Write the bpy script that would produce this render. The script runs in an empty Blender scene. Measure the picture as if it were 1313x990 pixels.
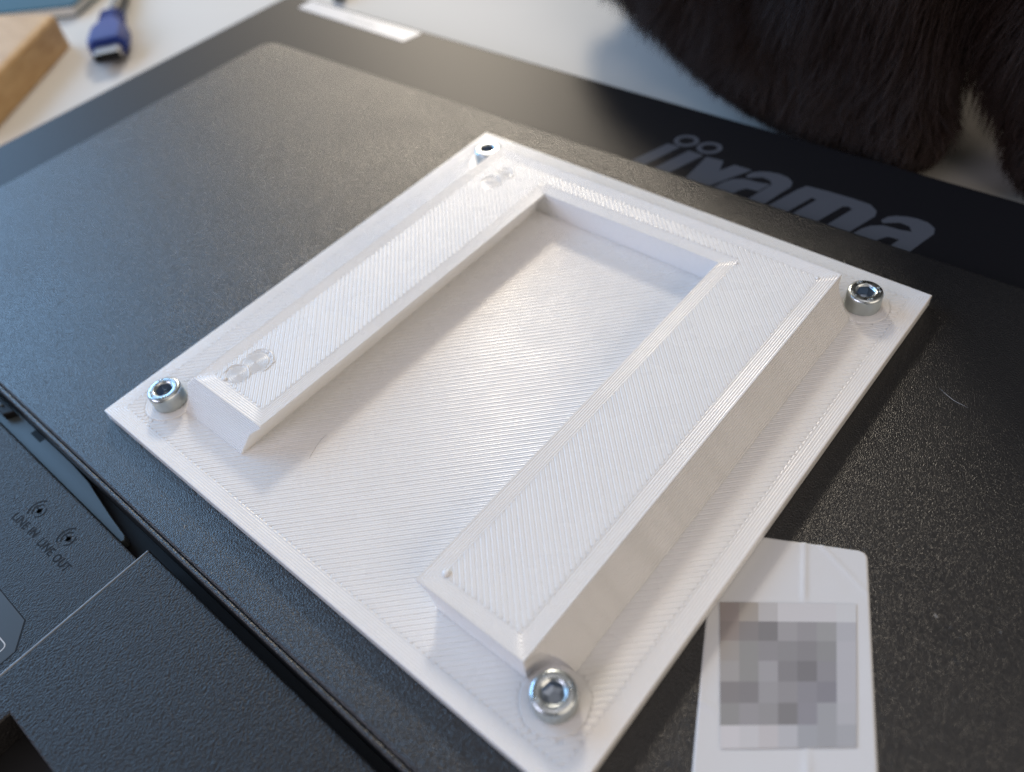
import bpy, bmesh, math, random
import numpy as np
from mathutils import Vector, Matrix, noise

random.seed(7)
rng = np.random.default_rng(7)
S = bpy.context.scene
COL = S.collection
MM = 0.001

# ---------------------------------------------------------------- camera
cam = bpy.data.cameras.new("camera")
cam.sensor_fit = 'HORIZONTAL'
cam.sensor_width = 36.0
cam.lens = 1044.6 / 1313 * 36.0
cam.clip_start = 0.005
cam.clip_end = 50
cam_ob = bpy.data.objects.new("camera", cam)
COL.objects.link(cam_ob)
CAM = Vector((83.911, -79.626, 118.181))
rx = Vector((0.7602727, 0.6402415, -0.1098919))
ry = Vector((0.4247006, -0.6178960, -0.6616902))
rz = Vector((-0.4915433, 0.4563939, -0.7416804))
cam_ob.matrix_world = Matrix((
    (rx.x, -ry.x, -rz.x, CAM.x * MM),
    (rx.y, -ry.y, -rz.y, CAM.y * MM),
    (rx.z, -ry.z, -rz.z, CAM.z * MM),
    (0, 0, 0, 1)))
cam.dof.use_dof = True
cam.dof.focus_distance = 0.149
cam.dof.aperture_fstop = 11.0
S.camera = cam_ob

# ---------------------------------------------------------------- light
W = bpy.data.worlds.new("World")
S.world = W
W.use_nodes = True
bg = W.node_tree.nodes["Background"]
bg.inputs[0].default_value = (1.0, .95, .89, 1)
bg.inputs[1].default_value = 0.16


def area(name, pos, target, sx, sy, power, col, shape='RECTANGLE'):
    l = bpy.data.lights.new(name, 'AREA')
    l.shape = shape
    l.size = sx
    if shape in ('RECTANGLE', 'ELLIPSE'):
        l.size_y = sy
    l.energy = power
    l.color = col
    o = bpy.data.objects.new(name, l)
    COL.objects.link(o)
    o.location = pos
    o.rotation_euler = (Vector(target) - Vector(pos)).to_track_quat('-Z', 'Y').to_euler()
    return o


area("sunlit_window_gap", (-1.44, 1.38, 1.07), (0, 0, 0), 0.26, 0.26, 24, (1.0, 0.87, 0.70), 'DISK')
area("bright_wall_window", (-1.45, 1.25, 1.00), (0, 0.1, 0), 1.5, 0.9, 5.5, (1.0, 0.93, 0.80))
area("blue_sky_window", (-1.55, -0.25, 0.66), (0, 0, 0), 1.3, 0.85, 24, (0.33, 0.61, 1.0))
area("near_side_window", (-0.50, -1.35, 0.66), (0, 0, 0), 0.9, 0.6, 8.5, (0.86, 0.83, 1.0))
area("warm_fill_right", (1.5, -0.1, 0.75), (0, 0, 0), 1.6, 1.0, 11, (1.0, 0.84, 0.68))  # added unseen fill lamp, warms and brightens the faces turned right
area("overhead_fill", (0.3, -0.1, 1.9), (0, 0, 0), 1.2, 1.2, 4.5, (1.0, 0.91, 0.9))  # added unseen fill from overhead, lifts the general brightness

S.view_settings.view_transform = 'Standard'
S.view_settings.look = 'None'
S.view_settings.exposure = 0.0
S.view_settings.gamma = 1.0
S.render.engine = 'CYCLES'
S.cycles.use_denoising = True
S.cycles.denoising_input_passes = 'RGB_ALBEDO_NORMAL'
S.cycles.denoising_prefilter = 'NONE'
S.cycles.max_bounces = 8
S.cycles.caustics_reflective = False
S.cycles.caustics_refractive = False


# ---------------------------------------------------------------- materials
def srgb(h):
    h = h.lstrip('#')
    c = [int(h[i:i + 2], 16) / 255 for i in (0, 2, 4)]
    return tuple(x / 12.92 if x <= .04045 else ((x + .055) / 1.055) ** 2.4 for x in c)


def mat(name, col, rough=.5, metal=0., spec=.5):
    m = bpy.data.materials.new(name)
    m.use_nodes = True
    b = m.node_tree.nodes["Principled BSDF"]
    b.inputs["Base Color"].default_value = (*col, 1)
    b.inputs["Roughness"].default_value = rough
    b.inputs["Metallic"].default_value = metal
    b.inputs["Specular IOR Level"].default_value = spec
    return m


def nd(m, t, **kw):
    n = m.node_tree.nodes.new(t)
    for k, v in kw.items():
        if hasattr(n, k):
            setattr(n, k, v)
        else:
            n.inputs[k].default_value = v
    return n


def lk(m, a, ao, b, bi):
    m.node_tree.links.new(a.outputs[ao], b.inputs[bi])


def coords(m, scale=(1, 1, 1), rot=(0, 0, 0)):
    t = nd(m, "ShaderNodeTexCoord")
    p = nd(m, "ShaderNodeMapping")
    p.inputs["Scale"].default_value = scale
    p.inputs["Rotation"].default_value = rot
    lk(m, t, "Object", p, "Vector")
    return p


def noise_bump(m, scale, dist, stretch=(1, 1, 1), detail=2, rot=(0, 0, 0), prev=None):
    p = coords(m, stretch, rot)
    n = nd(m, "ShaderNodeTexNoise")
    n.inputs["Scale"].default_value = scale
    n.inputs["Detail"].default_value = detail
    b = nd(m, "ShaderNodeBump")
    b.inputs["Distance"].default_value = dist
    lk(m, p, 0, n, "Vector")
    lk(m, n, 0, b, "Height")
    if prev:
        lk(m, prev, 0, b, "Normal")
    lk(m, b, 0, m.node_tree.nodes["Principled BSDF"], "Normal")
    return b


def tint_noise(m, scale, c1, c2, lo=.35, hi=.65, detail=4, stretch=(1, 1, 1)):
    p = coords(m, stretch)
    n = nd(m, "ShaderNodeTexNoise")
    n.inputs["Scale"].default_value = scale
    n.inputs["Detail"].default_value = detail
    r = nd(m, "ShaderNodeValToRGB")
    r.color_ramp.elements[0].position = lo
    r.color_ramp.elements[1].position = hi
    r.color_ramp.elements[0].color = (*c1, 1)
    r.color_ramp.elements[1].color = (*c2, 1)
    lk(m, p, 0, n, "Vector")
    lk(m, n, 0, r, 0)
    lk(m, r, 0, m.node_tree.nodes["Principled BSDF"], "Base Color")


def rough_noise(m, scale, a, b, detail=5, stretch=(1, 1, 1)):
    p = coords(m, stretch)
    n = nd(m, "ShaderNodeTexNoise")
    n.inputs["Scale"].default_value = scale
    n.inputs["Detail"].default_value = detail
    r = nd(m, "ShaderNodeMapRange")
    r.inputs["From Min"].default_value = .3
    r.inputs["From Max"].default_value = .7
    r.inputs["To Min"].default_value = a
    r.inputs["To Max"].default_value = b
    lk(m, p, 0, n, "Vector")
    lk(m, n, 0, r, "Value")
    lk(m, r, 0, m.node_tree.nodes["Principled BSDF"], "Roughness")


PLA = mat("white_printed_plastic", (.77, .768, .765), .34)
noise_bump(PLA, 260, .00003, detail=3)
rough_noise(PLA, 150, .22, .34)
_b = PLA.node_tree.nodes["Principled BSDF"]
for _b in (PLA.node_tree.nodes["Principled BSDF"],):
    pass
_b.inputs["Subsurface Weight"].default_value = .30
_b.inputs["Subsurface Radius"].default_value = (1, .9, .8)
_b.inputs["Subsurface Scale"].default_value = .0022

PLAW = mat("white_printed_wall", (.77, .768, .765), .36)
_w = noise_bump(PLAW, 170, .0011, (.3, .9, .12), detail=1)
noise_bump(PLAW, 700, .00001, detail=2, prev=_w)
_b = PLAW.node_tree.nodes["Principled BSDF"]
_b.inputs["Subsurface Weight"].default_value = .30
_b.inputs["Subsurface Radius"].default_value = (1, .92, .85)
_b.inputs["Subsurface Scale"].default_value = .0022

BLACK = mat("black_textured_plastic", (.009, .009, .010), .40, spec=.75)
noise_bump(BLACK, 5000, .00014, (1.0, .62, 1), detail=.6)
rough_noise(BLACK, 30, .32, .40)
PANEL = mat("black_matte_textured_plastic", (.010, .010, .011), .46, spec=.42)
noise_bump(PANEL, 3900, .00020, (1.0, .62, 1), detail=.6)
BLACKRIM = mat("black_smooth_rim_plastic", (.006, .006, .008), .50, spec=.26)
noise_bump(BLACKRIM, 2200, .00003, detail=1)
DARK = mat("black_recess_plastic", (.008, .008, .009), .6, spec=.3)
PAD = mat("smooth_black_inset", (.030, .034, .038), .45, spec=.5)
GREYM = mat("grey_steel_bracket", (.10, .12, .13), .5, .4)
noise_bump(GREYM, 900, .00001)
PRINTW = mat("grey_white_print", (.42, .44, .46), .5)
LOGO = mat("grey_logo_print", (.066, .073, .090), .6, spec=.3)
ENGR = mat("engraved_lettering_black", (.004, .004, .005), .6, spec=.2)
ZINC = mat("zinc_plated_steel", (.55, .60, .63), .28, 1.0)
rough_noise(ZINC, 900, .22, .38)
noise_bump(ZINC, 700, .00002)
ZINCS = mat("zinc_plated_steel_side", (.52, .56, .55), .42, 1.0)
noise_bump(ZINCS, 1600, .00003)
ZINCD = mat("zinc_plated_socket", (.36, .42, .50), .34, 1.0)
EDGEHI = mat("edge_highlight_grey", (.16, .18, .21), .2, spec=.8)  # pale grey base holds a painted highlight for the cover's edge
PAPER = mat("white_paper_label", (.62, .635, .66), .42)
noise_bump(PAPER, 120, .00015, detail=2)
TABLE = mat("white_table_laminate", (.62, .61, .58), .6, spec=.3)
tint_noise(TABLE, 6, (.60, .59, .565), (.64, .63, .60))
noise_bump(TABLE, 300, .00003)
BLUEP = mat("blue_connector_plastic", (.005, .030, .22), .5)
STEEL = mat("bright_connector_metal", (.62, .62, .62), .30, 1.0)
CABLE = mat("dark_grey_cable_rubber", (.035, .038, .04), .5)
TEAL = mat("teal_cover", (.002, .075, .125), .7)
PAGES = mat("booklet_pages", (.62, .63, .62), .7)


def wood():
    m = mat("pale_plywood", (.5, .35, .2), .55)
    p = coords(m, (1, 1, 1))
    s = nd(m, "ShaderNodeMapping")
    s.inputs["Scale"].default_value = (18, 140, 520)
    n = nd(m, "ShaderNodeTexNoise")
    n.inputs["Scale"].default_value = 1.0
    n.inputs["Detail"].default_value = 6
    n.inputs["Roughness"].default_value = .65
    r = nd(m, "ShaderNodeValToRGB")
    r.color_ramp.elements[0].position = .3
    r.color_ramp.elements[1].position = .7
    r.color_ramp.elements[0].color = (.42, .25, .10, 1)
    r.color_ramp.elements[1].color = (.62, .42, .21, 1)
    lk(m, p, 0, s, 0)
    lk(m, s, 0, n, "Vector")
    lk(m, n, 0, r, 0)
    lk(m, r, 0, m.node_tree.nodes["Principled BSDF"], "Base Color")
    return m


WOOD = wood()


# ---------------------------------------------------------------- builders (all input in mm)
def tag(o, label=None, cat=None, group=None, kind=None):
    if label:
        o["label"] = label
    if cat:
        o["category"] = cat
    if group:
        o["group"] = group
    if kind:
        o["kind"] = kind
    return o


def thing(name, label, cat, loc=(0, 0, 0), rot=(0, 0, 0), group=None):
    o = bpy.data.objects.new(name, None)
    COL.objects.link(o)
    o.empty_display_size = .01
    o.location = Vector(loc) * MM
    o.rotation_euler = rot
    o["_o"] = tuple(loc)
    return tag(o, label, cat, group)


def mesh(name, verts, faces, m, parent=None, smooth=False, world=True, mats=None, fmat=None, kind=None):
    """verts in mm; when a parent thing is given and world is True they are world positions"""
    v = np.array(verts, dtype=float).reshape(-1, 3)
    root = parent
    while root is not None and root.parent is not None:
        root = root.parent
    if root is not None and world and "_o" in root:
        v = v - np.array(root["_o"])[None, :]
    me = bpy.data.meshes.new(name)
    me.from_pydata([tuple(x) for x in (v * MM)], [], [tuple(int(i) for i in f) for f in faces])
    for q in (mats or [m]):
        me.materials.append(q)
    if fmat is not None:
        me.polygons.foreach_set("material_index", fmat)
    if smooth:
        me.polygons.foreach_set("use_smooth", [True] * len(me.polygons))
    me.update()
    o = bpy.data.objects.new(name, me)
    COL.objects.link(o)
    o.parent = parent
    if kind:
        o["kind"] = kind
    return o


def bm_mesh(name, bm, m, parent=None, smooth=False, world=True, kind=None):
    bm.verts.index_update()
    v = [tuple(x.co) for x in bm.verts]
    f = [[q.index for q in x.verts] for x in bm.faces]
    bm.free()
    return mesh(name, v, f, m, parent, smooth, world, kind=kind)


def prism(poly, z0, z1, bev=0, seg=2, topz=None):
    """poly: list of xy; returns a bmesh prism with bevelled top edges"""
    bm = bmesh.new()
    n = len(poly)
    bot = [bm.verts.new((x, y, z0)) for x, y in poly]
    top = [bm.verts.new((x, y, z1)) for x, y in poly]
    ft = bm.faces.new(top)
    fb = bm.faces.new(bot[::-1])
    for i in range(n):
        bm.faces.new((bot[i], bot[(i + 1) % n], top[(i + 1) % n], top[i]))
    bmesh.ops.recalc_face_normals(bm, faces=bm.faces)
    if bev:
        es = [e for e in ft.edges]
        bmesh.ops.bevel(bm, geom=es, offset=bev, segments=seg, affect='EDGES', profile=.5)
    bmesh.ops.triangulate(bm, faces=[f for f in bm.faces if len(f.verts) > 4])
    return bm


def round_poly(poly, r, n=6, only=None):
    out = []
    N = len(poly)
    for i, p in enumerate(poly):
        if only is not None and i not in only:
            out.append(tuple(p))
            continue
        p = Vector(p)
        a = (Vector(poly[i - 1]) - p).normalized()
        b = (Vector(poly[(i + 1) % N]) - p).normalized()
        ang = a.angle(b)
        d = r / math.tan(ang / 2)
        p0, p1 = p + a * d, p + b * d
        for k in range(n + 1):
            t = k / n
            q = (1 - t) ** 2 * p0 + 2 * t * (1 - t) * p + t * t * p1
            out.append((q.x, q.y))
    return out


def lathe(profile, n=48, close=False):
    """profile: list of (r, z). returns verts, faces"""
    v, f = [], []
    for r, z in profile:
        for k in range(n):
            a = 2 * math.pi * k / n
            v.append((r * math.cos(a), r * math.sin(a), z))
    for i in range(len(profile) - 1):
        for k in range(n):
            k2 = (k + 1) % n
            f.append((i * n + k, i * n + k2, (i + 1) * n + k2, (i + 1) * n + k))
    return v, f


def tube(path, r, n=10):
    v, f = [], []
    P = [Vector(p) for p in path]
    for i, p in enumerate(P):
        t = (P[min(i + 1, len(P) - 1)] - P[max(i - 1, 0)]).normalized()
        u = t.cross(Vector((0, 0, 1)))
        if u.length < 1e-4:
            u = Vector((1, 0, 0))
        u.normalize()
        w = u.cross(t)
        rr = r(i / (len(P) - 1)) if callable(r) else r
        for k in range(n):
            a = 2 * math.pi * k / n
            v.append(tuple(p + (u * math.cos(a) + w * math.sin(a)) * rr))
    for i in range(len(P) - 1):
        for k in range(n):
            k2 = (k + 1) % n
            f.append((i * n + k, i * n + k2, (i + 1) * n + k2, (i + 1) * n + k))
    f.append(tuple(range(n))[::-1])
    f.append(tuple((len(P) - 1) * n + k for k in range(n)))
    return v, f


def bez(pts, n=20):
    """Catmull-Rom through points"""
    P = [np.array(p, float) for p in pts]
    P = [2 * P[0] - P[1]] + P + [2 * P[-1] - P[-2]]
    out = []
    for i in range(1, len(P) - 2):
        for k in range(n):
            t = k / n
            out.append(.5 * ((2 * P[i]) + (-P[i - 1] + P[i + 1]) * t + (2 * P[i - 1] - 5 * P[i] + 4 * P[i + 1] - P[i + 2]) * t ** 2
                             + (-P[i - 1] + 3 * P[i] - 3 * P[i + 1] + P[i + 2]) * t ** 3))
    out.append(P[-2])
    return out


# ---------------------------------------------------------------- setting: the table
bm = bmesh.new()
bmesh.ops.create_grid(bm, x_segments=1, y_segments=1, size=1)
for v_ in bm.verts:
    v_.co = Vector((v_.co.x * 1600 - 200, v_.co.y * 1300 + 300, -20))
tag(bm_mesh("table_top", bm, TABLE), "white laminate table top under the monitor", None, None, "structure")

# ---------------------------------------------------------------- the monitor, lying on its face
mon = thing("monitor", "black monitor lying face down on the white table, its textured back up", "monitor", (0, 0, -20))


def far(x):  # far edge of the raised back
    return 70.0 + (x + 172) * .0215


plate_poly = round_poly([(-171, -69.6), (330, -69.6), (330, far(330)), (-171, far(-171))], 7, 6, only=(3,))
back = bm_mesh("back_cover", prism(plate_poly, -13.2, -3, .9, 3), BLACK, mon)
# thin moulded line along the edge over the groove
bm = prism([(-171, -70.6), (330, -70.6), (330, -69.5), (-171, -69.5)], -13, -3.5, .6, 3)
bm_mesh("moulded_edge", bm, BLACK, mon)
rim_poly = round_poly([(-204, -66), (330, -66), (330, 113.2), (-204, 106.0)], 5, 5, only=(3,))
bm_mesh("rim", prism(rim_poly, -18.5, -7, 1.4, 3), BLACKRIM, mon)
bm_mesh("bezel_edge", prism([(-202, -160), (330, -160), (330, 110), (-202, 103)], -19.97, -17.6), DARK, mon)
bm_mesh("groove_floor", prism([(-204, -160), (330, -160), (330, -65.9), (-204, -65.9)], -17.6, -12.6), DARK, mon)

# port panel (upper left of the two lower panels) with a smooth inset
pp = bm_mesh("port_panel", prism([(-150, -160), (-28.4, -160), (-28.4, -74.95), (-33.4, -74.95), (-150, -74.95)], -12.55, -7.5, .35, 2), PANEL, mon)
inset = [(-62, -94.7), (-35.7, -94.8), (-31.4, -98.8), (-31.3, -118), (-62, -118)]
bm_mesh("label_inset", prism(inset, -7.52, -7.46, .02, 1), PAD, pp)
bm_mesh("inset_groove", prism([(x + (.22 if x > -60 else 0), y + .2) for x, y in inset], -7.53, -7.485), ENGR, pp)


def outline(poly, w, z0, z1):
    """flat closed band following poly"""
    n = len(poly)
    P = [Vector(p) for p in poly]
    v, f = [], []
    c = sum(P, Vector((0, 0))) / n
    for i in range(n):
        a = (P[i] - P[i - 1]).normalized()
        b = (P[(i + 1) % n] - P[i]).normalized()
        t = (a + b).normalized()
        nn = Vector((-t.y, t.x))
        k = w / 2 / max(.5, nn.dot(Vector((-a.y, a.x))))
        for s in (-1, 1):
            q = P[i] + nn * k * s
            v += [(q.x, q.y, z0), (q.x, q.y, z1)]
    for i in range(n):
        j = (i + 1) % n
        f.append((4 * i + 1, 4 * j + 1, 4 * j + 3, 4 * i + 3))
        f.append((4 * i, 4 * j, 4 * j + 1, 4 * i + 1))
        f.append((4 * i + 2, 4 * i + 3, 4 * j + 3, 4 * j + 2))
    return v, f


box = round_poly([(-46, -99.6), (-33.6, -99.2), (-33.7, -107), (-46, -107)], 1.0, 4)
v_, f_ = outline(box, .22, -7.46, -7.44)
mesh("printed_frame", v_, f_, PRINTW, pp)
ring = [( -36.5 + 2.0 * math.cos(a), -101.9 + 1.7 * math.sin(a)) for a in np.linspace(0, 2 * math.pi, 28, endpoint=False)]
v_, f_ = outline(ring, .7, -7.46, -7.44)
mesh("printed_mark", v_, f_, PRINTW, pp)

# lower cover panel, a little higher than the port panel
bm_mesh("lower_cover", prism([(-28, -72.6), (330, -72.6), (330, -104.4), (-20.4, -104.4), (-20.4, -160), (-28, -160)],
                             -12.5, -6, .45, 4), PANEL, mon)
bm_mesh("cover_edge_highlight", prism([(-28.35, -160), (-27.85, -160), (-27.85, -72.75), (-28.35, -72.75)], -7.6, -5.93, .24, 5), EDGEHI, mon, smooth=True)  # added strip, its grey colour paints the bright reflection along the edge
bm_mesh("port_bay_ridge", prism([(-20, -122), (40, -112), (40, -110.5), (-20, -120)], -12.6, -11.2, .3, 1), DARK, mon)

# grey steel bracket seen in the groove
wedge = [(-102, -74.3), (-102, -70.72), (-64.1, -70.72), (-57, -71.05), (-45.5, -72.75), (-38.7, -73.5), (-37.7, -74.1), (-38.0, -74.8), (-102, -74.8)]
br = bm_mesh("steel_bracket", prism(wedge, -12.2, -10, .12, 1), GREYM, mon)
bm_mesh("slot", prism([(-80.3, -72.1), (-75.9, -72.1), (-75.9, -70.8), (-80.3, -70.8)], -10.02, -9.97), ENGR, br)
bm_mesh("latch", prism([(-99, -73.4), (-89, -73.4), (-87.5, -71.2), (-99, -71.0)], -10, -8.2, .3, 2), DARK, br)
bm_mesh("latch_pin", prism([(-95.5, -72.6), (-91.5, -72.4), (-91.5, -71.9), (-95.5, -72.0)], -8.2, -7.7, .2, 2), GREYM, br)


# ---- lettering
def text_part(name, s, pos, h, rot, m, parent, wid=1.0, shear=0, bold=0, z=-7.47, extra=1.0, fit=None):
    cu = bpy.data.curves.new(name, 'FONT')
    cu.body = s
    cu.size = 1
    cu.shear = shear
    cu.offset = bold
    cu.space_character = extra
    cu.extrude = .0
    tmp = bpy.data.objects.new("t", cu)
    COL.objects.link(tmp)
    dg = bpy.context.evaluated_depsgraph_get()
    me = bpy.data.meshes.new_from_object(tmp.evaluated_get(dg))
    bpy.data.objects.remove(tmp)
    co = np.array([tuple(q.co) for q in me.vertices])
    fs = [tuple(p.vertices) for p in me.polygons]
    k = h / .7
    x = co[:, 0] * k * wid
    if fit:
        x = (x - x.min()) * fit / (x.max() - x.min())
    y = co[:, 1] * k
    c, s_ = math.cos(rot), math.sin(rot)
    v = np.stack([pos[0] + x * c - y * s_, pos[1] + x * s_ + y * c, np.full(len(x), z)], 1)
    return mesh(name, v, fs, m, parent)


text_part("engraved_text", "LINE IN", (-59.3, -85.6), 1.65, .045, ENGR, pp, bold=.018, extra=1.12, fit=8.3)
text_part("engraved_text", "LINE OUT", (-49.2, -85.4), 1.65, .02, ENGR, pp, bold=.018, extra=1.12, fit=10.6)


def jack_icon(cx, cy, rot):
    v, f = [], []

    def band(r0, r1, a0, a1, n=12):
        b = len(v)
        for k in range(n + 1):
            a = a0 + (a1 - a0) * k / n
            for r in (r0, r1):
                v.append((r * math.cos(a), r * math.sin(a)))
        for k in range(n):
            f.append((b + 2 * k, b + 2 * k + 1, b + 2 * k + 3, b + 2 * k + 2))
    band(1.2, 1.5, math.radians(110), math.radians(250))
    band(2.0, 2.35, math.radians(118), math.radians(242))
    band(1.2, 1.5, math.radians(-65), math.radians(65))
    b = len(v)
    v += [(-1.5, -.16), (-.1, -.16), (-.1, .16), (-1.5, .16), (-.2, -.75), (1.0, 0), (-.2, .75)]
    f.append((b, b + 1, b + 2, b + 3))
    f.append((b + 4, b + 5, b + 6))
    band(.0, .5, 0, 2 * math.pi, 12)
    c, s = math.cos(rot), math.sin(rot)
    v = [(x * 1.05, y * 1.05) for x, y in v]
    z = [-7.47 + (.003 if i >= b else 0) for i in range(len(v))]
    V = [(cx + x * c - y * s, cy + x * s + y * c, z[i]) for i, (x, y) in enumerate(v)]
    mesh("jack_symbol", V, f, ENGR, pp)


jack_icon(-56.0, -81.2, math.radians(-8))
jack_icon(-44.9, -80.9, math.radians(-8))

# raised-ink logo on the rim: each letter a part
ZL = -6.98


def ext(poly, ymax=82.6, d=5.0):
    return [(x - .30 * d, y - d) if y < ymax else (x, y) for x, y in poly]


def letter(name, polys, holes=None):
    bm = bmesh.new()
    for i, po in enumerate(polys):
        z = ZL + i * .004
        vs = [bm.verts.new((x, y, z)) for x, y in po]
        fc = bm.faces.new(vs)
        if fc.calc_area() and fc.normal.z < 0:
            fc.normal_flip()
    bm.normal_update()
    for fc in bm.faces:
        if fc.normal.z < 0:
            fc.normal_flip()
    bmesh.ops.triangulate(bm, faces=bm.faces[:], ngon_method='EAR_CLIP')
    return bm_mesh(name, bm, LOGO, lg)


lg = mesh("brand_lettering", [(0, 0, ZL), (.1, 0, ZL), (0, .1, ZL)], [], LOGO, mon)


def smoothp(pts, n=5):
    P = [np.array(p, float) for p in pts]
    N = len(P)
    out = []
    for i in range(N):
        a, b, c, d = P[i - 1], P[i], P[(i + 1) % N], P[(i + 2) % N]
        for k in range(n):
            t = k / n
            q = .5 * ((2 * b) + (-a + c) * t + (2 * a - 5 * b + 4 * c - d) * t * t + (-a + 3 * b - 3 * c + d) * t ** 3)
            out.append((q[0], q[1]))
    return out


letter("letter_i", [ext([(-23.28, 81.6), (-20.65, 89.2), (-16.87, 89.39), (-19.2, 81.6)])])
letter("letter_i", [ext([(-16.28, 81.4), (-14.03, 89.07), (-9.51, 89.01), (-11.9, 81.4)])])
letter("letter_y", [ext([(-8.53, 88.92), (-3.79, 89.46), (-2.4, 85.2), (-.48, 89.3), (4.46, 89.47), (-.6, 81.4), (-6.6, 81.4)])])
arch1 = [(4.32, 86.61), (5.03, 88.66), (6.43, 89.95), (8.49, 90.9), (10.76, 91.39), (13.38, 91.23), (15.41, 89.94), (16.0, 87.81), (15.33, 85.14), (13.4, 76), (9.0, 76), (11.6, 86.3), (10.48, 87.74), (8.23, 88.0), (5.14, 85.93)]
bowl1 = [(-.6, 76.5), (1.1, 81.64), (2.31, 83.6), (4.63, 85.15), (8.48, 85.56), (11.3, 86.37), (10.2, 82.2), (7.2, 81.8), (5.9, 80.0), (5.0, 76.5)]
letter("letter_a", [arch1, bowl1])
letter("letter_m", [[(18.99, 90.2), (17.9, 87.89), (14.3, 76), (19.2, 76), (22.3, 86.4), (23.58, 86.36), (20.6, 76), (26.7, 76), (29.9, 87.0), (31.0, 87.6), (32.2, 87.0), (29.1, 76), (34.5, 76), (37.65, 87.2), (37.2, 89.3), (34.93, 90.92), (30.7, 91.08), (24.39, 90.8)]])
sh = 35.1
letter("letter_a", [[(x + sh, y - .1) for x, y in arch1], [(x + sh + .9, y - .1) for x, y in bowl1]])
for cx, cy in ((-17.05, 92.75), (-10.0, 92.85)):
    P = [(cx + (2.75 * math.cos(a)) * .93 + .55 * math.sin(a), cy + 2.35 * math.sin(a)) for a in np.linspace(0, 2 * math.pi, 32, endpoint=False)]
    v_, f_ = outline(P, 1.25, ZL, ZL + .006)
    mesh("letter_dot_ring", v_, f_, LOGO, lg)

# fine scratches on the back
for pts in ([(-112.9, 23.4), (-110.5, 18), (-107.3, 13.4)], [(70.0, 40), (73, 38.6), (76, 38.2)], [(80, 57), (84, 52), (86, 51)]):
    b = bez([(x, y, -2.995) for x, y in pts], 8)
    v_, f_ = tube(b, lambda t: .028 * math.sin(math.pi * t) + .006, 5)
    mesh("scratch", v_, f_, PRINTW, back)

# specks of dust on the black back
dr = random.Random(11)
dv, df = [], []
for k in range(130):
    x, y = dr.uniform(-165, 110), dr.uniform(-68, 68)
    if abs(x) < 61 and abs(y) < 61:
        continue
    r = dr.uniform(.04, .11)
    b = len(dv)
    a0 = dr.uniform(0, 3)
    L_ = r * dr.choice([1, 1, 1.6, 4])
    for a in range(6):
        t = a * math.pi / 3
        px, py = L_ * math.cos(t), r * math.sin(t)
        dv.append((x + px * math.cos(a0) - py * math.sin(a0), y + px * math.sin(a0) + py * math.cos(a0), -2.97))
    dv.append((x, y, -2.97 + r * .8))
    for a in range(6):
        df.append((b + a, b + (a + 1) % 6, b + 6))
tag(mesh("dust", dv, df, mat("grey_dust", (.30, .29, .28), .9), back), None, None, None, "stuff")

# ---------------------------------------------------------------- stickers
# white label on the monitor, one corner under the printed plate
TR, U, V2 = np.array([74.29, .27]), np.array([.447, -.894]), np.array([-.894, -.447])
lab = thing("paper_label", "white rounded paper label with blurred grey squares, its corner tucked under the printed plate", "label", (72, -20, -3))
LW, LL = 24.1, 62.0
nx, ny = 60, 220
v_, f_ = [], []
rc = 1.3
for j in range(ny + 1):
    t = LL * j / ny
    a0, a1 = 0.0, LW
    if t < rc:
        d = rc - math.sqrt(max(0, rc * rc - (rc - t) ** 2))
        a0, a1 = d, LW - d
    for i in range(nx + 1):
        s = a0 + (a1 - a0) * i / nx
        p = TR + U * t + V2 * s
        edge = min(1, min(s, LW - s, t) / 2.5)
        z = -2.93 + .02 * noise.noise((s * .25, t * .16, 3.1)) * edge
        z += .26 * math.exp(-((s - 9.6) / .35) ** 2) * (1 if t < 9 else math.exp(-((t - 9) / 1.5) ** 2))   # crease
        z += .16 * math.exp(-(((s + t * .9) - 7.0) / .5) ** 2) * math.exp(-(t / 9) ** 2)
        z += .2 * math.exp(-((t - 29 + .35 * (s - 24)) / .5) ** 2) * math.exp(-((s - 24) / 3) ** 2)
        z += .2 * math.exp(-((s - 9.0) / .5) ** 2) * math.exp(-((t - 38) / 5) ** 2)
        v_.append((p[0], p[1], z if s > 7 or t > 9 else z))
for j in range(ny):
    for i in range(nx):
        a = j * (nx + 1) + i
        f_.append((a, a + nx + 1, a + nx + 2, a + 1))
b0 = len(v_)
rim_idx = [i for i in range(nx + 1)] + [j * (nx + 1) + nx for j in range(1, ny + 1)] + [ny * (nx + 1) + i for i in range(nx - 1, -1, -1)] + [j * (nx + 1) for j in range(ny - 1, 0, -1)]
v_ += [(v_[i][0], v_[i][1], -3.0) for i in rim_idx]
m_ = len(rim_idx)
for k in range(m_):
    k2 = (k + 1) % m_
    f_.append((rim_idx[k], rim_idx[k2], b0 + k2, b0 + k))
mesh("paper", v_, f_, PAPER, lab, smooth=True)
cells = """8f8280 979089 a6a5a8 b5b5bb b5b5bb b5b5bb b5b9c4
887d7b 7d797b 757478 908f95 89888e 8d8f92 9fa2ac
928d89 858686 848389 818186 7d7c82 838588 a3a5af
939192 858686 929299 7b7a80 717076 82828b a2a4ae
7c797c 79777c 8d8d93 86858b 80808b 7a7a86 a2a4ae
858687 8b8a90 88888c 767579 81818d 8f939b a0a3ac
b9b8c1 b3b4ba b0adb2 a5a8b1 9196a0 8f939b 969aa3""".split("\n")
pv, pf, pm, pmats = [], [], [], []
cache = {}
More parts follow.
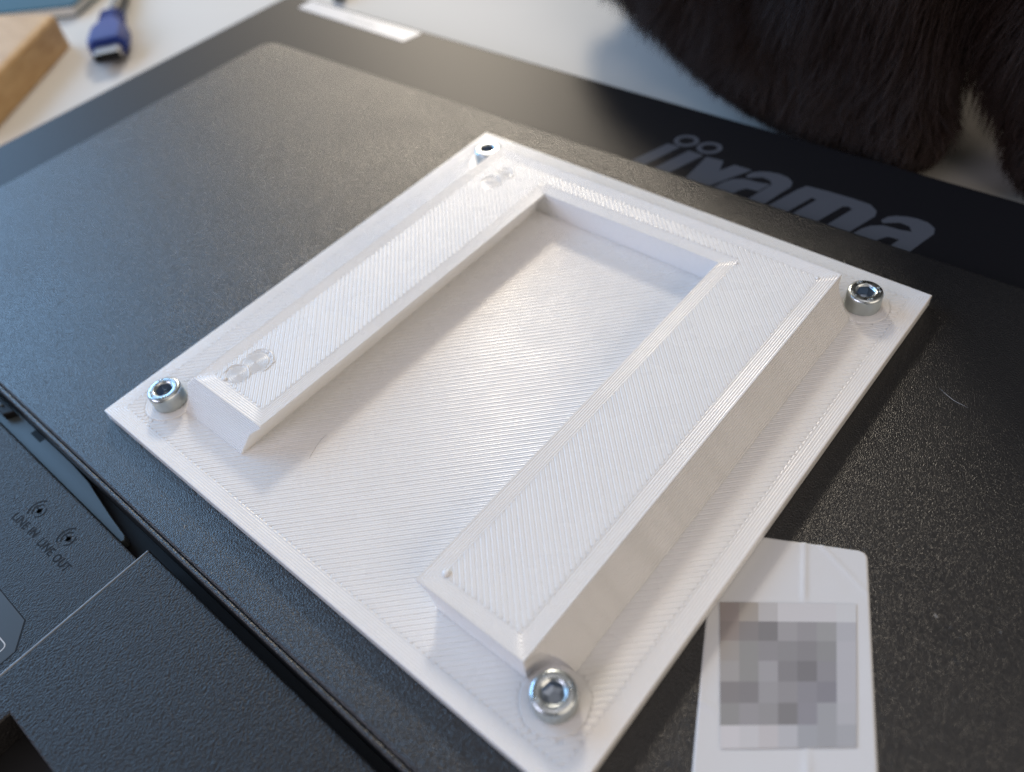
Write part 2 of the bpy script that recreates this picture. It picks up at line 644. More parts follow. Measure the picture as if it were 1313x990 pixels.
for r, row in enumerate(cells):
    for c, h in enumerate(row.split()):
        if h not in cache:
            q = [min(.62, x / .52 * .62) for x in srgb(h)]
            q = [x * .55 + sum(q) / 3 * .45 for x in q]
            cache[h] = len(pmats)
            pmats.append(mat("mosaic_grey_" + str(len(pmats)), q, .4))
        b = len(pv)
        for cc, rr_ in ((c + 1, r), (c + 1, r + 1), (c, r + 1), (c, r)):
            a_, b_ = cc / 7, rr_ / 7
            t = (13.0 * (1 - a_) + 9.6 * a_) * (1 - b_) + (35.2 * (1 - a_) + 31.3 * a_) * b_
            s = (22.2 * (1 - a_) + 2.0 * a_) * (1 - b_) + (20.6 * (1 - a_) + 2.6 * a_) * b_
            p = TR + U * t + V2 * s
            pv.append((p[0], p[1], -2.80))
        pf.append((b, b + 1, b + 2, b + 3))
        pm.append(cache[h])
mesh("mosaic_squares", pv, pf, None, lab, mats=pmats, fmat=pm)  # pixelated censor mosaic, added as flat grey squares over the label

rs = thing("rim_sticker", "narrow white sticker on the monitor's rim at the far left edge", "sticker", (-160, 101, -7))
st = bm_mesh("paper", prism(round_poly([(-190.2, 97.9), (-132.3, 97.3), (-130.6, 105.0), (-190.2, 104.4)], .8, 4), -7, -6.9, .03, 1), PAPER, rs)
FAINT = mat("faint_grey_print", (.42, .45, .46), .5)
text_part("printed_text", "IIIHIIUIHIIIIH", (-165, 99.6), 2.1, 0, FAINT, rs, wid=.9, z=-6.88)

# ---------------------------------------------------------------- the printed mounting plate
mp = thing("mounting_plate", "white 3D printed square mounting plate with raised U-shaped dock, ribbed plastic surface", "mounting plate", (0, 0, -3))
SCREWS = [(-50, -50), (50, -50), (50, 50), (-50, 50)]
H = 6.0
RC = 5.2

# base: slab with concentric perimeter beads
bev = []
prof = [(0.10, -2.85), (0.0, -2.6), (0.03, -2.2), (0.0, -1.8), (0.03, -1.4), (0, -1.0), (0.03, -.6), (0.0, -.3), (.06, -.08), (.15, -.01)]
pitch = .455
NB = 7
for j in range(1, NB * 6 + 1):
    o = .15 + j * pitch / 6
    ph = (j % 6) / 6
    prof.append((o, -.01 - .055 * (abs(math.cos(math.pi * ph)) ** 3) if j % 6 else -.065))
prof.append((prof[-1][0] + .02, -.095))


def square_ring(off, z, n=48):
    a = 60 - off
    P = []
    for k in range(4):
        c0 = [(-a, -a), (a, -a), (a, a), (-a, a)][k]
        c1 = [(a, -a), (a, a), (-a, a), (-a, -a)][k]
        for i in range(n):
            t = i / n
            x = c0[0] + (c1[0] - c0[0]) * t
            y = c0[1] + (c1[1] - c0[1]) * t
            w = noise.noise((x * .12, y * .12, off * 2.1)) * .018 if (off > .3 and 0 < i) else 0
            if k % 2 == 0:
                y += w
            else:
                x += w
            P.append((x, y, z + noise.noise((x * .2, y * .2, off * 3 + 9)) * .01))
    return P


v_, f_ = [], []
n = 48 * 4
for off, z in prof:
    v_ += square_ring(off, z)
for i in range(len(prof) - 1):
    for k in range(n):
        k2 = (k + 1) % n
        f_.append((i * n + k, i * n + k2, (i + 1) * n + k2, (i + 1) * n + k))
f_.append(tuple((len(prof) - 1) * n + k for k in range(n)))
f_.append(tuple(range(n))[::-1])
base = mesh("base_plate", v_, f_, PLA, mp, smooth=False)
for p in base.data.polygons:
    p.use_smooth = len(p.vertices) == 4


# infill beads
def clip_line(poly, circles, d, nrm, c):
    """parameter intervals of the line (nrm.p = c) inside poly, outside circles"""
    ts = []
    N = len(poly)
    for i in range(N):
        p, q = poly[i], poly[(i + 1) % N]
        a = p[0] * nrm[0] + p[1] * nrm[1] - c
        b = q[0] * nrm[0] + q[1] * nrm[1] - c
        if (a < 0) != (b < 0):
            t = a / (a - b)
            x, y = p[0] + (q[0] - p[0]) * t, p[1] + (q[1] - p[1]) * t
            ts.append(x * d[0] + y * d[1])
    ts.sort()
    iv = [(ts[i], ts[i + 1]) for i in range(0, len(ts) - 1, 2)]
    for cx, cy, r in circles:
        dist = cx * nrm[0] + cy * nrm[1] - c
        if abs(dist) < r:
            h = math.sqrt(r * r - dist * dist)
            m0 = cx * d[0] + cy * d[1]
            new = []
            for a, b in iv:
                if m0 + h <= a or m0 - h >= b:
                    new.append((a, b))
                else:
                    if m0 - h > a:
                        new.append((a, m0 - h))
                    if m0 + h < b:
                        new.append((m0 + h, b))
            iv = new
    return [(a, b) for a, b in iv if b - a > .5]


def infill(name, poly, circles, ang, pitch, z, parent, hgt=.085, seed=0, dots=.010):
    d = (math.cos(ang), math.sin(ang))
    nr = (-d[1], d[0])
    cs = [p[0] * nr[0] + p[1] * nr[1] for p in poly]
    offs = np.array([-.5, -.40, -.30, -.16, -.05, .05, .16, .30, .40, .5]) * pitch
    hh = np.array([-1.0, -.40, -.04, -.06, -.48, -.48, -.06, -.04, -.40, -1.0]) * hgt
    V, F = [], []
    base_i = 0
    k = 0
    c = math.ceil(min(cs) / pitch) * pitch
    r = np.random.default_rng(seed)
    m = len(offs)
    while c < max(cs):
        for a, b in clip_line(poly, circles, d, nr, c):
            a += r.uniform(-.10, .04) - .12
            b += r.uniform(-.04, .10) + .12
            L = b - a
            ns = max(3, int(L / .455))
            t = np.linspace(a + .3, b - .3, ns)
            t = np.concatenate([[a], [a + .12], t, [b - .12], [b]])
            wsc = np.concatenate([[.80], [.97], np.ones(ns), [.97], [.80]])
            dz = np.concatenate([[-.35 * hgt], [.06 * hgt], np.zeros(ns), [.06 * hgt], [-.35 * hgt]])
            px, py = c * nr[0] + t * d[0], c * nr[1] + t * d[1]
            alt = np.where((np.floor(t / .455).astype(int) % 2) == 0, 1.0, -1.0) * dots
            env = np.array([.5 + .5 * noise.noise((x * .035, y * .035, 5 + seed)) for x, y in zip(px, py)])
            wob = np.array([noise.noise((x * .3, y * .3, seed + c)) for x, y in zip(px, py)])
            lift = r.normal(0, .006)
            for j in range(len(t)):
                o = offs * wsc[j] + wob[j] * .012
                zz = z + hh * (1.0 if wsc[j] == 1 else .9) + dz[j] + lift + alt[j] * env[j] + wob[j] * .008
                zz = np.maximum(zz, z - hgt * 1.1)
                V.append(np.stack([px[j] + o * nr[0], py[j] + o * nr[1], zz], 1))
            for j in range(len(t) - 1):
                for q in range(m - 1):
                    i0 = base_i + j * m + q
                    F.append((i0, i0 + m, i0 + m + 1, i0 + 1))
            base_i += len(t) * m
        c += pitch
        k += 1
    V = np.concatenate(V)
    # orientation: make faces point up
    F = [f[::-1] for f in F]
    return mesh(name, V, F, PLA, parent, smooth=True, kind="stuff")


sq = [(-56.6, -56.6), (56.6, -56.6), (56.6, 56.6), (-56.6, 56.6)]
infill("floor_print_lines", sq, [(x, y, 5.58) for x, y in SCREWS], math.radians(45), .93, 0.005, base, hgt=.10, seed=1)

# counterbore rings round the screw holes
for x, y in SCREWS:
    pr = []
    r = 5.12
    pr += [(5.26, -.14), (5.25, .09), (5.2, .12)]
    while r > 2.2:
        for k in range(6):
            pr.append((r - k * pitch / 6, .11 - .04 * abs(math.cos(math.pi * k / 6)) ** 3))
        r -= pitch
    v_, f_ = lathe(pr[::-1], 64)
    mesh("screw_hole_ring", [(a + x, b + y, c) for a, b, c in v_], f_, PLA, base, smooth=True)


# dock frame walls: stacked printed layers
def xo(z):
    return 50 - 5.1 * z / H


def xi(z):
    if z < 3.4:
        return 26.2 - .9 * (z / 3.4)
    t = (z - 3.4) / 2.6
    return 25.3 - 2.4 * (1 - math.cos(min(1, t * 1.15) * math.pi / 2)) ** .75


def arcpts(cx, cy, A, B, corner, n=9):
    """points from A to B on the circle, collapsed to the corner where it is not cut"""
    if A is None or B is None:
        return [corner] * n
    a0 = math.atan2(A[1] - cy, A[0] - cx)
    a1 = math.atan2(B[1] - cy, B[0] - cx)
    if a1 - a0 > math.pi:
        a1 -= 2 * math.pi
    if a0 - a1 > math.pi:
        a1 += 2 * math.pi
    return [(cx + RC * math.cos(a0 + (a1 - a0) * k / (n - 1)), cy + RC * math.sin(a0 + (a1 - a0) * k / (n - 1))) for k in range(n)]


def div(a, b, n):
    return [(a[0] + (b[0] - a[0]) * k / n, a[1] + (b[1] - a[1]) * k / n) for k in range(n)]


def frame_outline(z, off=0.0):
    X, I = xo(z) - off, xi(z) + off
    ye = -50 + off
    yl = -50 + 4.7 * z / H + off
    yk = 49.6 - off
    yb = 40.0 - .3 * z / H + off
    rc = RC + off * 0

    def cut(cx, cy, X_, Y_):
        sx, sy = (1 if X_ > 0 else -1), (1 if Y_ > 0 else -1)
        if math.hypot(X_ - cx, Y_ - cy) >= RC:
            return None, None
        dx = math.sqrt(max(0, RC * RC - (Y_ - cy) ** 2))
        dy = math.sqrt(max(0, RC * RC - (X_ - cx) ** 2))
        return (cx - sx * dx, Y_), (X_, cy - sy * dy)
    a, b = cut(50, -50, X, ye)
    rf = arcpts(50, -50, a, b, (X, ye))
    a, b = cut(50, 50, X, yk)
    rb = arcpts(50, 50, b, a, (X, yk))
    a, b = cut(-50, 50, -X, yk)
    lb = arcpts(-50, 50, a, b, (-X, yk))
    a, b = cut(-50, -50, -X, yl)
    lf = arcpts(-50, -50, b, a, (-X, yl))
    P = []
    P += div((I, ye), rf[0], 6)
    P += rf[:-1] + div(rf[-1], rb[0], 30)
    P += rb[:-1] + div(rb[-1], lb[0], 24)
    P += lb[:-1] + div(lb[-1], lf[0], 30)
    P += lf[:-1] + div(lf[-1], (-I, yl), 6)
    P += div((-I, yl), (-I, yb), 26)
    P += div((-I, yb), (I, yb), 14)
    P += div((I, yb), (I, ye), 26)
    return P


layers = 17
v_, f_ = [], []
lev = []
for L in range(layers):
    z0, z1 = H * L / layers, H * (L + 1) / layers
    lev += [(z0 + .004, .07, z1), (z0 + .07, 0, z1), (z1 - .08, 0, z1), (z1 - .004, .07, z1)]
lev[0] = (-.12, 0, lev[0][2])
N = len(frame_outline(0))
for z, o, zp in lev:
    P = frame_outline(zp, o)
    wv = noise.noise((z * 3.1, 1.7, 0)) * .012
    for x, y in P:
        w = noise.noise((x * .05, y * .22, z * .30)) * .11 + wv
        v_.append((x + (w if abs(x) > 30 else 0) * (1 if x > 0 else -1), y, z))
for i in range(len(lev) - 1):
    for k in range(N):
        k2 = (k + 1) % N
        f_.append((i * N + k, i * N + k2, (i + 1) * N + k2, (i + 1) * N + k))
frame = mesh("dock_frame", v_, f_, PLAW, mp, smooth=True)
frame.data.set_sharp_from_angle(angle=math.radians(35))


# top of the frame: perimeter beads then diagonal infill
def inset(poly, d):
    N = len(poly)
    out = []
    for i in range(N):
        p0, p1, p2 = Vector(poly[i - 1]), Vector(poly[i]), Vector(poly[(i + 1) % N])
        a, b = (p1 - p0).normalized(), (p2 - p1).normalized()
        na, nb = Vector((-a.y, a.x)), Vector((-b.y, b.x))
        k = 1 + na.dot(nb)
        q = p1 + (na + nb) / k * d
        out.append((q.x, q.y))
    return out


XO, XI = 44.9, xi(H)
# counter-clockwise; interior on the left; small rounding of the inner corners
U8 = [(XI, -50), (XO, -50), (XO, 49.6), (-XO, 49.6), (-XO, -45.3), (-XI, -45.3), (-XI, 39.7), (XI, 39.7)]


def ring_pts(off, z, w_amp=.03):
    P = inset(U8, off)
    if off > .4:
        P = round_poly(P, min(1.5 + off * .5, 3.2), 6, only=(6,))
    else:
        P = round_poly(P, .3, 6, only=(6,))
    out = []
    n = len(P)
    for i in range(n):
        a, b = P[i], P[(i + 1) % n]
        L = math.hypot(b[0] - a[0], b[1] - a[1])
        cnt = SUB[i] if len(SUB) > i else max(1, int(L / 2.2))
        if len(SUB) <= i:
            SUB.append(cnt)
        for k in range(cnt):
            t = k / cnt
            x, y = a[0] + (b[0] - a[0]) * t, a[1] + (b[1] - a[1]) * t
            bead = round((off - .1) / pitch)
            if off > .15:
                x += noise.noise((x * .18, y * .18, bead * 3.3)) * w_amp
                z2 = z + noise.noise((x * .25, y * .25, bead * 5.1)) * .012
            else:
                z2 = z
            out.append((x, y, z2))
    return out


SUB = []
prof = [(0.05, H - .012), (.10, H)]
for j in range(1, NB * 6 + 1):
    ph = (j % 6) / 6
    dd = .085 * (abs(math.cos(math.pi * ph)) ** 2.2) if j % 6 else .085
    prof.append((.10 + j * pitch / 6, H - dd))
prof.append((.12 + NB * pitch, H - .08))
v_, f_ = [], []
for off, z in prof:
    R_ = ring_pts(off, z)
    n = len(R_)
    v_ += R_
for i in range(len(prof) - 1):
    for k in range(n):
        k2 = (k + 1) % n
        f_.append((i * n + k, i * n + k2, (i + 1) * n + k2, (i + 1) * n + k))
pl = mesh("perimeter_print_lines", v_, f_, PLA, frame, smooth=True)
inner = [(x, y) for x, y, z in v_[-n:]]
bm = bmesh.new()
ki = .12 + NB * pitch - .03
for x0, x1, y0, y1 in ((-XO + ki, -XI - ki, -45.3 + ki, 39.7), (XI + ki, XO - ki, -50 + ki, 39.7), (-XO + ki, XO - ki, 39.7 + ki, 49.6 - ki)):
    if y0 == 39.7 + ki:
        x0, x1 = x0, x1
    bm.faces.new([bm.verts.new((x, y, H - .082)) for x, y in ((x0, y0), (x1, y0), (x1, y1 if y0 > 0 else 39.7 + ki), (x0, y1 if y0 > 0 else 39.7 + ki))])
bm.faces.new([bm.verts.new((x, y, H - .10)) for x, y in ((-XI - ki - .3, 39.7 + ki - 3.1), (-XI - ki + 3.0, 39.7 + ki - 3.1), (-XI - ki + 3.0, 39.7 + ki + .3), (-XI - ki - .3, 39.7 + ki + .3))])
bm_mesh("top_skin", bm, PLA, frame)
pin = inset(U8, .02 + NB * pitch + .05)
swirls = [(-37.6, -39.2, 2.5), (-37.2, -35.0, 3.0), (-36.8, 36.8, 2.4), (-36.6, 41.0, 2.1)]
infill("top_print_lines", pin, [(x, y, r + .1) for x, y, r in swirls], math.radians(-45), .91, H + .005, frame, seed=2, dots=.006)


def spiral(cx, cy, r, turns_pitch, z, start, name, sgn=1):
    P = []
    n = int(2 * math.pi * r / turns_pitch * 6)
    tot = r / turns_pitch * 2 * math.pi
    for k in range(n + 1):
        a = tot * k / n
        rr = max(.12, turns_pitch * a / (2 * math.pi))
        P.append((cx + rr * math.cos(sgn * a + start), cy + rr * math.sin(sgn * a + start) * .95,
                  z + .05 * math.exp(-(rr / .8) ** 2) + .02 * noise.noise((a, cx, 0))))
    v, f = tube(P, .40, 10)
    return mesh(name, v, f, PLA, frame, smooth=True)


spiral(-37.6, -39.4, 2.35, .42, H - .385, .5, "print_swirl")
spiral(-37.3, -35.2, 2.85, .42, H - .385, 2.9, "print_swirl", -1)
spiral(-36.8, 36.9, 2.2, .42, H - .38, 1.5, "print_swirl")
spiral(-36.6, 40.8, 1.9, .42, H - .38, 4.0, "print_swirl", -1)
for pts in ([(-40.4, -41.6), (-40.6, -38.5), (-38.4, -36.9), (-36.2, -37.6), (-34.6, -39.0)],
            [(-40.6, -34.0), (-39.0, -31.8), (-36.4, -31.6), (-34.2, -33.4), (-33.9, -36.6)],
            [(-39.4, 35.0), (-39.2, 38.4), (-37.0, 39.2), (-34.6, 38.0)],
            [(-38.9, 42.4), (-36.8, 43.4), (-34.4, 42.0), (-34.2, 39.6)]):
    v_, f_ = tube(bez([(x, y, H - .12) for x, y in pts], 8), lambda t: .24 * min(1, t * 8 + .2, (1 - t) * 8 + .2), 8)
    mesh("print_swirl", v_, f_, PLA, frame, smooth=True)
# ragged blobs where the print lines meet the swirls, and at the tip of the right arm
bl_v, bl_f = [], []


def blob(x, y, z, r, sx=1, sy=1, sz=.6):
    bm = bmesh.new()
    bmesh.ops.create_icosphere(bm, subdivisions=2, radius=1)
    b = len(bl_v)
    for q in bm.verts:
        n_ = 1 + .25 * noise.noise(q.co * 1.3 + Vector((x, y, 0)))
        bl_v.append((x + q.co.x * r * sx * n_, y + q.co.y * r * sy * n_, z + q.co.z * r * sz * n_))
    for fc in bm.faces:
        bl_f.append([b + q.index for q in fc.verts])
    bm.free()


blob(26.2, -46.3, H + .06, .62, 1, 1.1, .45)
blob(-38.9, -41.6, H, .5, 1.2, .8, .45)
r_ = random.Random(3)
for cx, cy, rr in swirls:
    for k in range(11):
        a = -.9 + k * .28 + r_.uniform(-.1, .1)
        blob(cx + (rr + .05) * math.cos(a), cy + (rr + .05) * math.sin(a), H - .06, r_.uniform(.16, .30), 1.3, .8, .45)
blob(-34.3, -33.0, H, .35, 1, 1.6, .4)
blob(26.2, 41.5, H, .35, .8, .8, .5)
blob(41.6, 45.9, H, .40, .8, .8, .5)
mesh("print_blobs", bl_v, bl_f, PLA, frame, smooth=True, kind="stuff")
# a hair-thin line on the floor of the dock
b = bez([(-16.1, -37.0, .02), (-15.6, -39.5, .03), (-14.4, -42.6, .03)], 8)
v_, f_ = tube(b, .018, 5)
tag(mesh("stray_fibre", v_, f_, mat("grey_fibre", (.25, .24, .24), .7)), "hair-thin grey fibre lying on the white plate near the left arm's end", "fibre")

# ---------------------------------------------------------------- screws
LAB = ["zinc cap screw at the plate's left corner, beside the left arm's end",
       "zinc cap screw nearest the camera, beside the right arm's end",
       "zinc cap screw at the plate's right corner, below the grey lettering",
       "zinc cap screw at the far corner, half behind the left arm"]


def make_screw(label, loc, rotz, tilt=(0, 0), first=None):
    t = thing("cap_screw", label, "screw", loc, (tilt[0], tilt[1], rotz), "zinc cap screws in the corners of the white plate")
    if first:
        for ch in first.children:
            c = ch.copy()
            COL.objects.link(c)
            c.parent = t
            for g in ch.children:
                d = g.copy()
                COL.objects.link(d)
                d.parent = c
        return t
    R, HH = 3.45, 3.85
    side = [(0.0, -.05), (3.30, -.05), (3.42, .06), (R, .25)] + [(R, .25 + (HH - .95) * k / 6) for k in range(1, 7)] + [(3.43, HH - .62)]
    v, f = lathe(side, 64)
    head = mesh("head", v, f, ZINCS, t, smooth=True, world=False)
    top = [(3.43, HH - .62), (3.40, HH - .45), (3.28, HH - .24), (3.05, HH - .08), (2.85, HH - .01), (2.6, HH), (2.15, HH), (1.98, HH - .03), (1.90, HH - .12), (1.80, HH - .30)]
    v, f = lathe(top, 64)
    # hex socket
    n0 = len(v) - 64
    ap = 1.5
    def hexr(a):
        k = (a + math.pi / 6) % (math.pi / 3) - math.pi / 6
        return min(ap / math.cos(k), 1.73)
    for z, sc in ((HH - .34, 1.0), (HH - 2.4, .99), (HH - 2.6, .55)):
        for k in range(64):
            a = 2 * math.pi * k / 64
            r = hexr(a) * sc
            v.append((r * math.cos(a), r * math.sin(a), z))
    tp = len(top)
    fm = [0] * len(f)
    for i in range(3):
        for k in range(64):
            k2 = (k + 1) % 64
            f.append(((tp - 1 + i) * 64 + k, (tp - 1 + i) * 64 + k2, (tp + i) * 64 + k2, (tp + i) * 64 + k))
            fm.append(0 if i == 0 else 1)
    f.append(tuple((tp + 2) * 64 + k for k in range(64)))
    fm.append(1)
    tm = mesh("socket_rim", v, f, None, t, smooth=True, world=False, mats=[ZINC, ZINCD], fmat=fm)
    for i, p in enumerate(tm.data.polygons):
        if fm[i] == 1 or len(p.vertices) > 4:
            p.use_smooth = False
    # raised maker's marks around the top of the head
    rr = random.Random(5)
    v, f = [], []
    for c0, word in ((.4, "8.8"), (2.3, "JK"), (3.8, "8.8"), (5.3, "oC")):
        for i, ch in enumerate(word):
            a = c0 + i * .22
            x, y = 2.62 * math.cos(a), 2.62 * math.sin(a)
            r = .07 if ch == '.' else .19
            pts = [(x + r * math.cos(b), y + r * 1.3 * math.sin(b), HH + .04) for b in np.linspace(0, 2 * math.pi, 10 if ch in '8oC' else 8, endpoint=True)]
            a_, b_ = tube(pts, .055, 5)
            o = len(v)
            v += a_
            f += [tuple(o + q for q in w) for w in b_]
    mesh("head_marking", v, f, ZINC, tm, smooth=True, world=False)
    v, f = lathe([(0.01, -2.6), (1.95, -2.6), (1.95, -.02)], 24)
    mesh("shank", v, f, ZINCS, t, smooth=True, world=False)
    return t


s0 = make_screw(LAB[0], (-50, -50, 0), .35)
make_screw(LAB[1], (50, -50, 0), 1.9, (.02, -.03), s0)
make_screw(LAB[2], (50, 50, 0), .05, (0, 0), s0)
make_screw(LAB[3], (-50, 50, 0), .8, (0, 0), s0)

# ---------------------------------------------------------------- things on the table, far left
# wooden block
wb = thing("wooden_block", "pale plywood block with rounded edges at the left edge of the table", "wooden block", (-285, 15, -20))
top_z = -6.5
bp = [(-238, -16.5), (-284.5, 46.5), (-352, 12), (-320, -60)]
bp = round_poly(bp, 3.5, 5)
bm = prism(bp, -19.98, top_z, 2.6, 4)
wbo = bm_mesh("block_body", bm, WOOD, wb, smooth=False)
# teal booklet
tb = thing("booklet", "teal-covered booklet behind the wooden block", "booklet", (-330, 60, -20))
tp = [(-365, 18), (-372, 62), (-330, 100), (-309, 63)]
bm_mesh("cover", prism(tp, -15.8, -15, .2, 1), TEAL, tb)
bm_mesh("pages", prism([(x * .997 - .8, y * .98 + 1) for x, y in tp], -19.0, -15.85), PAGES, tb)
bm_mesh("back_cover", prism(tp, -19.95, -19.1), TEAL, tb)

# blue video connector
hd = thing("video_cable", "blue video cable plug with silver end, on the table beside the wooden block", "cable",
           (-250, 47, -20), (0, 0, 0))
o0 = Vector((-252.5, 47.5, -15.4))
dx = Vector((-.83, .56, 0)).normalized()     # backwards along the plug
dy = Vector((-dx.y, dx.x, 0))
dz = Vector((0, 0, 1))


def loft(sections, m, name, parent, caps=True):
    """sections: (along, halfwidth, z_low, z_high, chamfer)"""
    v, f = [], []
    K = 8
    for s, w, a, b, c in sections:
        P = [(-w, a + c), (-w + c, a), (w - c, a), (w, a + c), (w, b - c), (w - c, b), (-w + c, b), (-w, b - c)]
        for y, z in P:
            v.append(tuple(o0 + (dx * s + dy * y + dz * z) * .74))
    for i in range(len(sections) - 1):
        for k in range(K):
            k2 = (k + 1) % K
            f.append((i * K + k, i * K + k2, (i + 1) * K + k2, (i + 1) * K + k))
    if caps:
        f.append(tuple(range(K))[::-1])
        f.append(tuple((len(sections) - 1) * K + k for k in range(K)))
    bm = bmesh.new()
    vs = [bm.verts.new(q) for q in v]
    for q in f:
        bm.faces.new([vs[i] for i in q])
    bmesh.ops.recalc_face_normals(bm, faces=bm.faces)
    return bm_mesh(name, bm, m, parent)


plug = loft([(2, 9.2, -4.6, 5.0, 2.6), (2.6, 9.8, -5.0, 5.6, 2.8), (9, 10.4, -5.4, 6.2, 2.8), (20, 10.2, -5.4, 6.2, 3), (26, 8.0, -4.8, 5.6, 3.0), (29, 6.6, -4.6, 5.2, 2.8),
      (40, 6.2, -4.4, 5.0, 2.8), (45, 4.6, -3.6, 4.2, 2.4)], BLUEP, "plug_body", hd)
for s in range(3):
    loft([(33 + s * 4, 6.9, -4.9, 5.5, 3.0), (34.6 + s * 4, 6.8, -4.9, 5.4, 3.0)], BLUEP, "grip_rib", plug)
shell_s = [(-9, 7.0, -2.4, 2.4, 1.1), (3, 7.0, -2.4, 2.4, 1.1)]
loft(shell_s, STEEL, "metal_shell", hd, caps=False)
loft([(-8.4, 6.5, -1.9, 1.9, .9), (2, 6.5, -1.9, 1.9, .9)], DARK, "connector_core", hd)
loft([(-8.8, 5.2, -.9, .4, .2), (-8.0, 5.2, -.9, .4, .2)], DARK, "contact_tongue", hd)
e = o0 + dx * 32
pts = [tuple(e), tuple(e + dx * 18 + Vector((0, 2, -1))), (-318, 98, -17), (-345, 140, -17), (-340, 190, -17), (-290, 215, -17), (-245, 190, -17), (-222, 150, -17.2), (-206, 128, -17)]
v_, f_ = tube(bez(pts, 10), 2.8, 12)
mesh("cable_sheath", v_, f_, CABLE, hd, smooth=True)

# ---------------------------------------------------------------- the cat
cat = thing("cat", "long-haired black-brown cat sitting on the table beyond the monitor's lettered rim", "cat", (20, 210, -20))
pv, pf = [], []


def ell(c, r, rot=0):
    bm = bmesh.new()
    bmesh.ops.create_icosphere(bm, subdivisions=3, radius=1)
    b = len(pv)
    cr, sr = math.cos(rot), math.sin(rot)
    for q in bm.verts:
        x, y, z = q.co.x * r[0], q.co.y * r[1], q.co.z * r[2]
        pv.append((c[0] + x * cr - y * sr, c[1] + x * sr + y * cr, c[2] + z))
    for fc in bm.faces:
        pf.append([b + q.index for q in fc.verts])
    bm.free()


def chain(pts):
    """tapered limb through (x,y,z,r)"""
    P = bez([p for p in pts], 7)
    for p in P:
        ell(p[:3], (p[3],) * 3)


# torso leaning back from the front legs, haunches behind at the left
ell((-48, 262, 92), (84, 70, 82), .35)
chain([(38, 168, 66, 46), (40, 178, 120, 50), (30, 202, 155, 52), (5, 235, 125, 62), (-12, 262, 80, 66), (-20, 272, 58, 64)])
chain([(-75, 192, 32, 46), (-56, 170, 14, 32), (-38, 149, 2, 20), (-15, 134, -7, 13), (-2, 129, -8, 11), (12, 125, -10, 9)])
chain([(0, 150, 14, 22), (8, 138, 4, 13), (10, 128, -8, 9)])        # near hind leg folded
chain([(60, 290, 30, 50), (84, 262, 5, 32), (92, 238, -5, 16)])
chain([(8, 156, 60, 36), (14, 148, 44, 26), (19, 138, 18, 15), (25, 131, 0, 11), (29, 128, -9, 12), (30, 124, -11, 9)])    # front leg
chain([(66, 168, 90, 38), (58, 154, 50, 28), (55, 144, 18, 18), (59, 139, 0, 12), (62, 136, -9, 12), (63, 131, -11, 9)])    # other front leg
chain([(30, 195, 170, 42), (38, 182, 200, 36), (45, 170, 222, 34)])    # neck
ell((48, 160, 232), (36, 34, 31), -.7)      # head
ell((54, 132, 222), (14, 14, 11), -.7)      # muzzle
chain([(-30, 300, 0, 14), (-80, 285, -8, 13), (-105, 240, -8, 12), (-92, 205, -9, 9)])    # tail wrapped round
me = bpy.data.meshes.new("tmp")
me.from_pydata([tuple(np.array(q) * MM) for q in pv], [], pf)
to = bpy.data.objects.new("tmp", me)
COL.objects.link(to)
rm = to.modifiers.new("r", 'REMESH')
rm.mode = 'VOXEL'
rm.voxel_size = .0042
sm = to.modifiers.new("s", 'SMOOTH')
sm.factor = .7
sm.iterations = 8
dg = bpy.context.evaluated_depsgraph_get()
me2 = bpy.data.meshes.new_from_object(to.evaluated_get(dg))
bpy.data.objects.remove(to)
nv = len(me2.vertices)
co = np.empty(nv * 3)
me2.vertices.foreach_get("co", co)
co = co.reshape(-1, 3) / MM
co[:, 2] = np.maximum(co[:, 2], -19.9)
faces = [tuple(p.vertices) for p in me2.polygons]
CATM = mat("dark_cat_skin", (.012, .008, .007), .8, spec=.1)
body = mesh("body", co, faces, CATM, cat, smooth=True)
# ears, eyes, nose
hc = Vector((48, 160, 232))
fd = Vector((.25, -.95, -.12)).normalized()
sd = Vector((.95, .25, 0)).normalized()
up = Vector((0, 0, 1))
for s in (-1, 1):
    c = hc + sd * 21 * s + up * 20 + fd * 2
    v_ = [c + sd * 12 * s - up * 4, c - sd * 12 * s + up * 4, c + fd * -8, c + sd * 4 * s + up * 26, c + fd * 5]
    mesh("ear", [tuple(q) for q in v_], [(0, 1, 3), (1, 2, 3), (2, 0, 3), (0, 4, 1), (0, 4, 3), (4, 1, 3)], CATM, cat)
    bm = bmesh.new()
    bmesh.ops.create_uvsphere(bm, u_segments=16, v_segments=10, radius=6.5)
    for q in bm.verts:
        q.co += hc + sd * 14 * s + up * 4 + fd * 27
    bm_mesh("eye", bm, mat("amber_eye", (.35, .20, .03), .1), cat, smooth=True)
bm = bmesh.new()
bmesh.ops.create_uvsphere(bm, u_segments=12, v_segments=8, radius=3.5)
for q in bm.verts:
    q.co += Vector((54, 132, 222)) + fd * 13 + up * 3
bm_mesh("nose", bm, CATM, cat, smooth=True)

# fur as hair curves rooted on the body
FUR = bpy.data.materials.new("long_dark_fur")
FUR.use_nodes = True
nt = FUR.node_tree
hb = nt.nodes["Principled BSDF"]
hb.inputs["Base Color"].default_value = (.026, .014, .0105, 1)
hb.inputs["Roughness"].default_value = .5
hb.inputs["Specular IOR Level"].default_value = .25
F = np.array([f if len(f) == 4 else (*f, f[-1]) for f in faces])
A, B, C_, D = co[F[:, 0]], co[F[:, 1]], co[F[:, 2]], co[F[:, 3]]
nr = np.cross(C_ - A, D - B)
ar = np.linalg.norm(nr, axis=1)
nr = nr / ar[:, None]
cen = (A + B + C_ + D) / 4
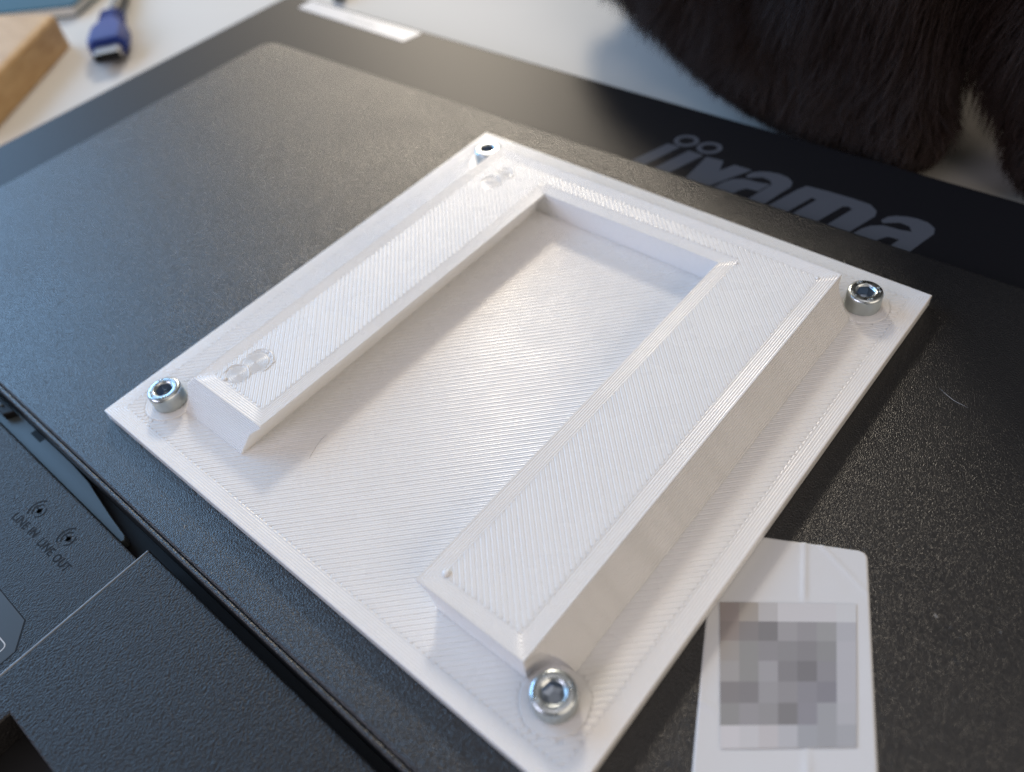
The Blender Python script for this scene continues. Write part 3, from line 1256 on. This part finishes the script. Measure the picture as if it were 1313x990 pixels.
# denser where the camera can see it (lower and near side of the body)
wgt = ar * np.where((cen[:, 2] < 190), 1.0, .35) * np.where(cen[:, 1] < 250, 1.0, .35)
wgt /= wgt.sum()
NH = 180000
idx = rng.choice(len(F), NH, p=wgt)
u1, u2 = rng.random(NH)[:, None], rng.random(NH)[:, None]
root_p = (A[idx] * (1 - u1) + B[idx] * u1) * (1 - u2) + (D[idx] * (1 - u1) + C_[idx] * u1) * u2
N_ = nr[idx]
zr = root_p[:, 2]
head = (root_p[:, 2] > 195)
paw = np.clip((zr + 20) / 42, .16, 1)
length = (17 + 13 * rng.random(NH)) * paw * .78 * np.where(head, .4, 1.0)
# combing: down along the body, with clumps
gx = np.stack([np.full(NH, -.05), np.full(NH, -.18), np.full(NH, -1.0)], 1)
gt = gx - (gx * N_).sum(1)[:, None] * N_
gt /= np.linalg.norm(gt, axis=1)[:, None] + 1e-6
cl = np.array([[noise.noise(Vector((p[0] * .06, p[1] * .06, p[2] * .045)) + Vector((k * 9, 0, 0))) for k in (1, 2, 3)] for p in root_p])
d0 = N_ * .42 + gt * .95 + cl * .6 + rng.normal(0, .20, (NH, 3))
d0 /= np.linalg.norm(d0, axis=1)[:, None]
d1 = gt * 1.0 + N_ * .16 + cl * .5 + np.array([0, 0, -.25]) + rng.normal(0, .26, (NH, 3))
d1 /= np.linalg.norm(d1, axis=1)[:, None]
K = 6
pts = np.zeros((NH, K, 3))
pts[:, 0] = root_p
for k in range(1, K):
    t = k / (K - 1)
    dd = d0 * (1 - t) + d1 * t
    pts[:, k] = pts[:, k - 1] + dd * (length / (K - 1))[:, None]
pts[:, :, 2] = np.maximum(pts[:, :, 2], -19.7)
hc_ = bpy.data.hair_curves.new("fur")
hc_.add_curves([K] * NH)
org = np.array(cat["_o"])
P_ = ((pts - org[None, None]) * MM).reshape(-1)
hc_.attributes["position"].data.foreach_set("vector", P_.astype(np.float32)) if "position" in hc_.attributes else hc_.position_data.foreach_set("vector", P_.astype(np.float32))
ra = hc_.attributes.get("radius") or hc_.attributes.new("radius", 'FLOAT', 'POINT')
rad = np.tile(np.array([.09, .085, .075, .06, .04, .012]) * MM * .85, NH)
ra.data.foreach_set("value", rad.astype(np.float32))
hc_.materials.append(FUR)
fo = bpy.data.objects.new("fur", hc_)
COL.objects.link(fo)
fo.parent = cat
fo["kind"] = "stuff"

for o in bpy.data.objects:
    if "_o" in o:
        del o["_o"]
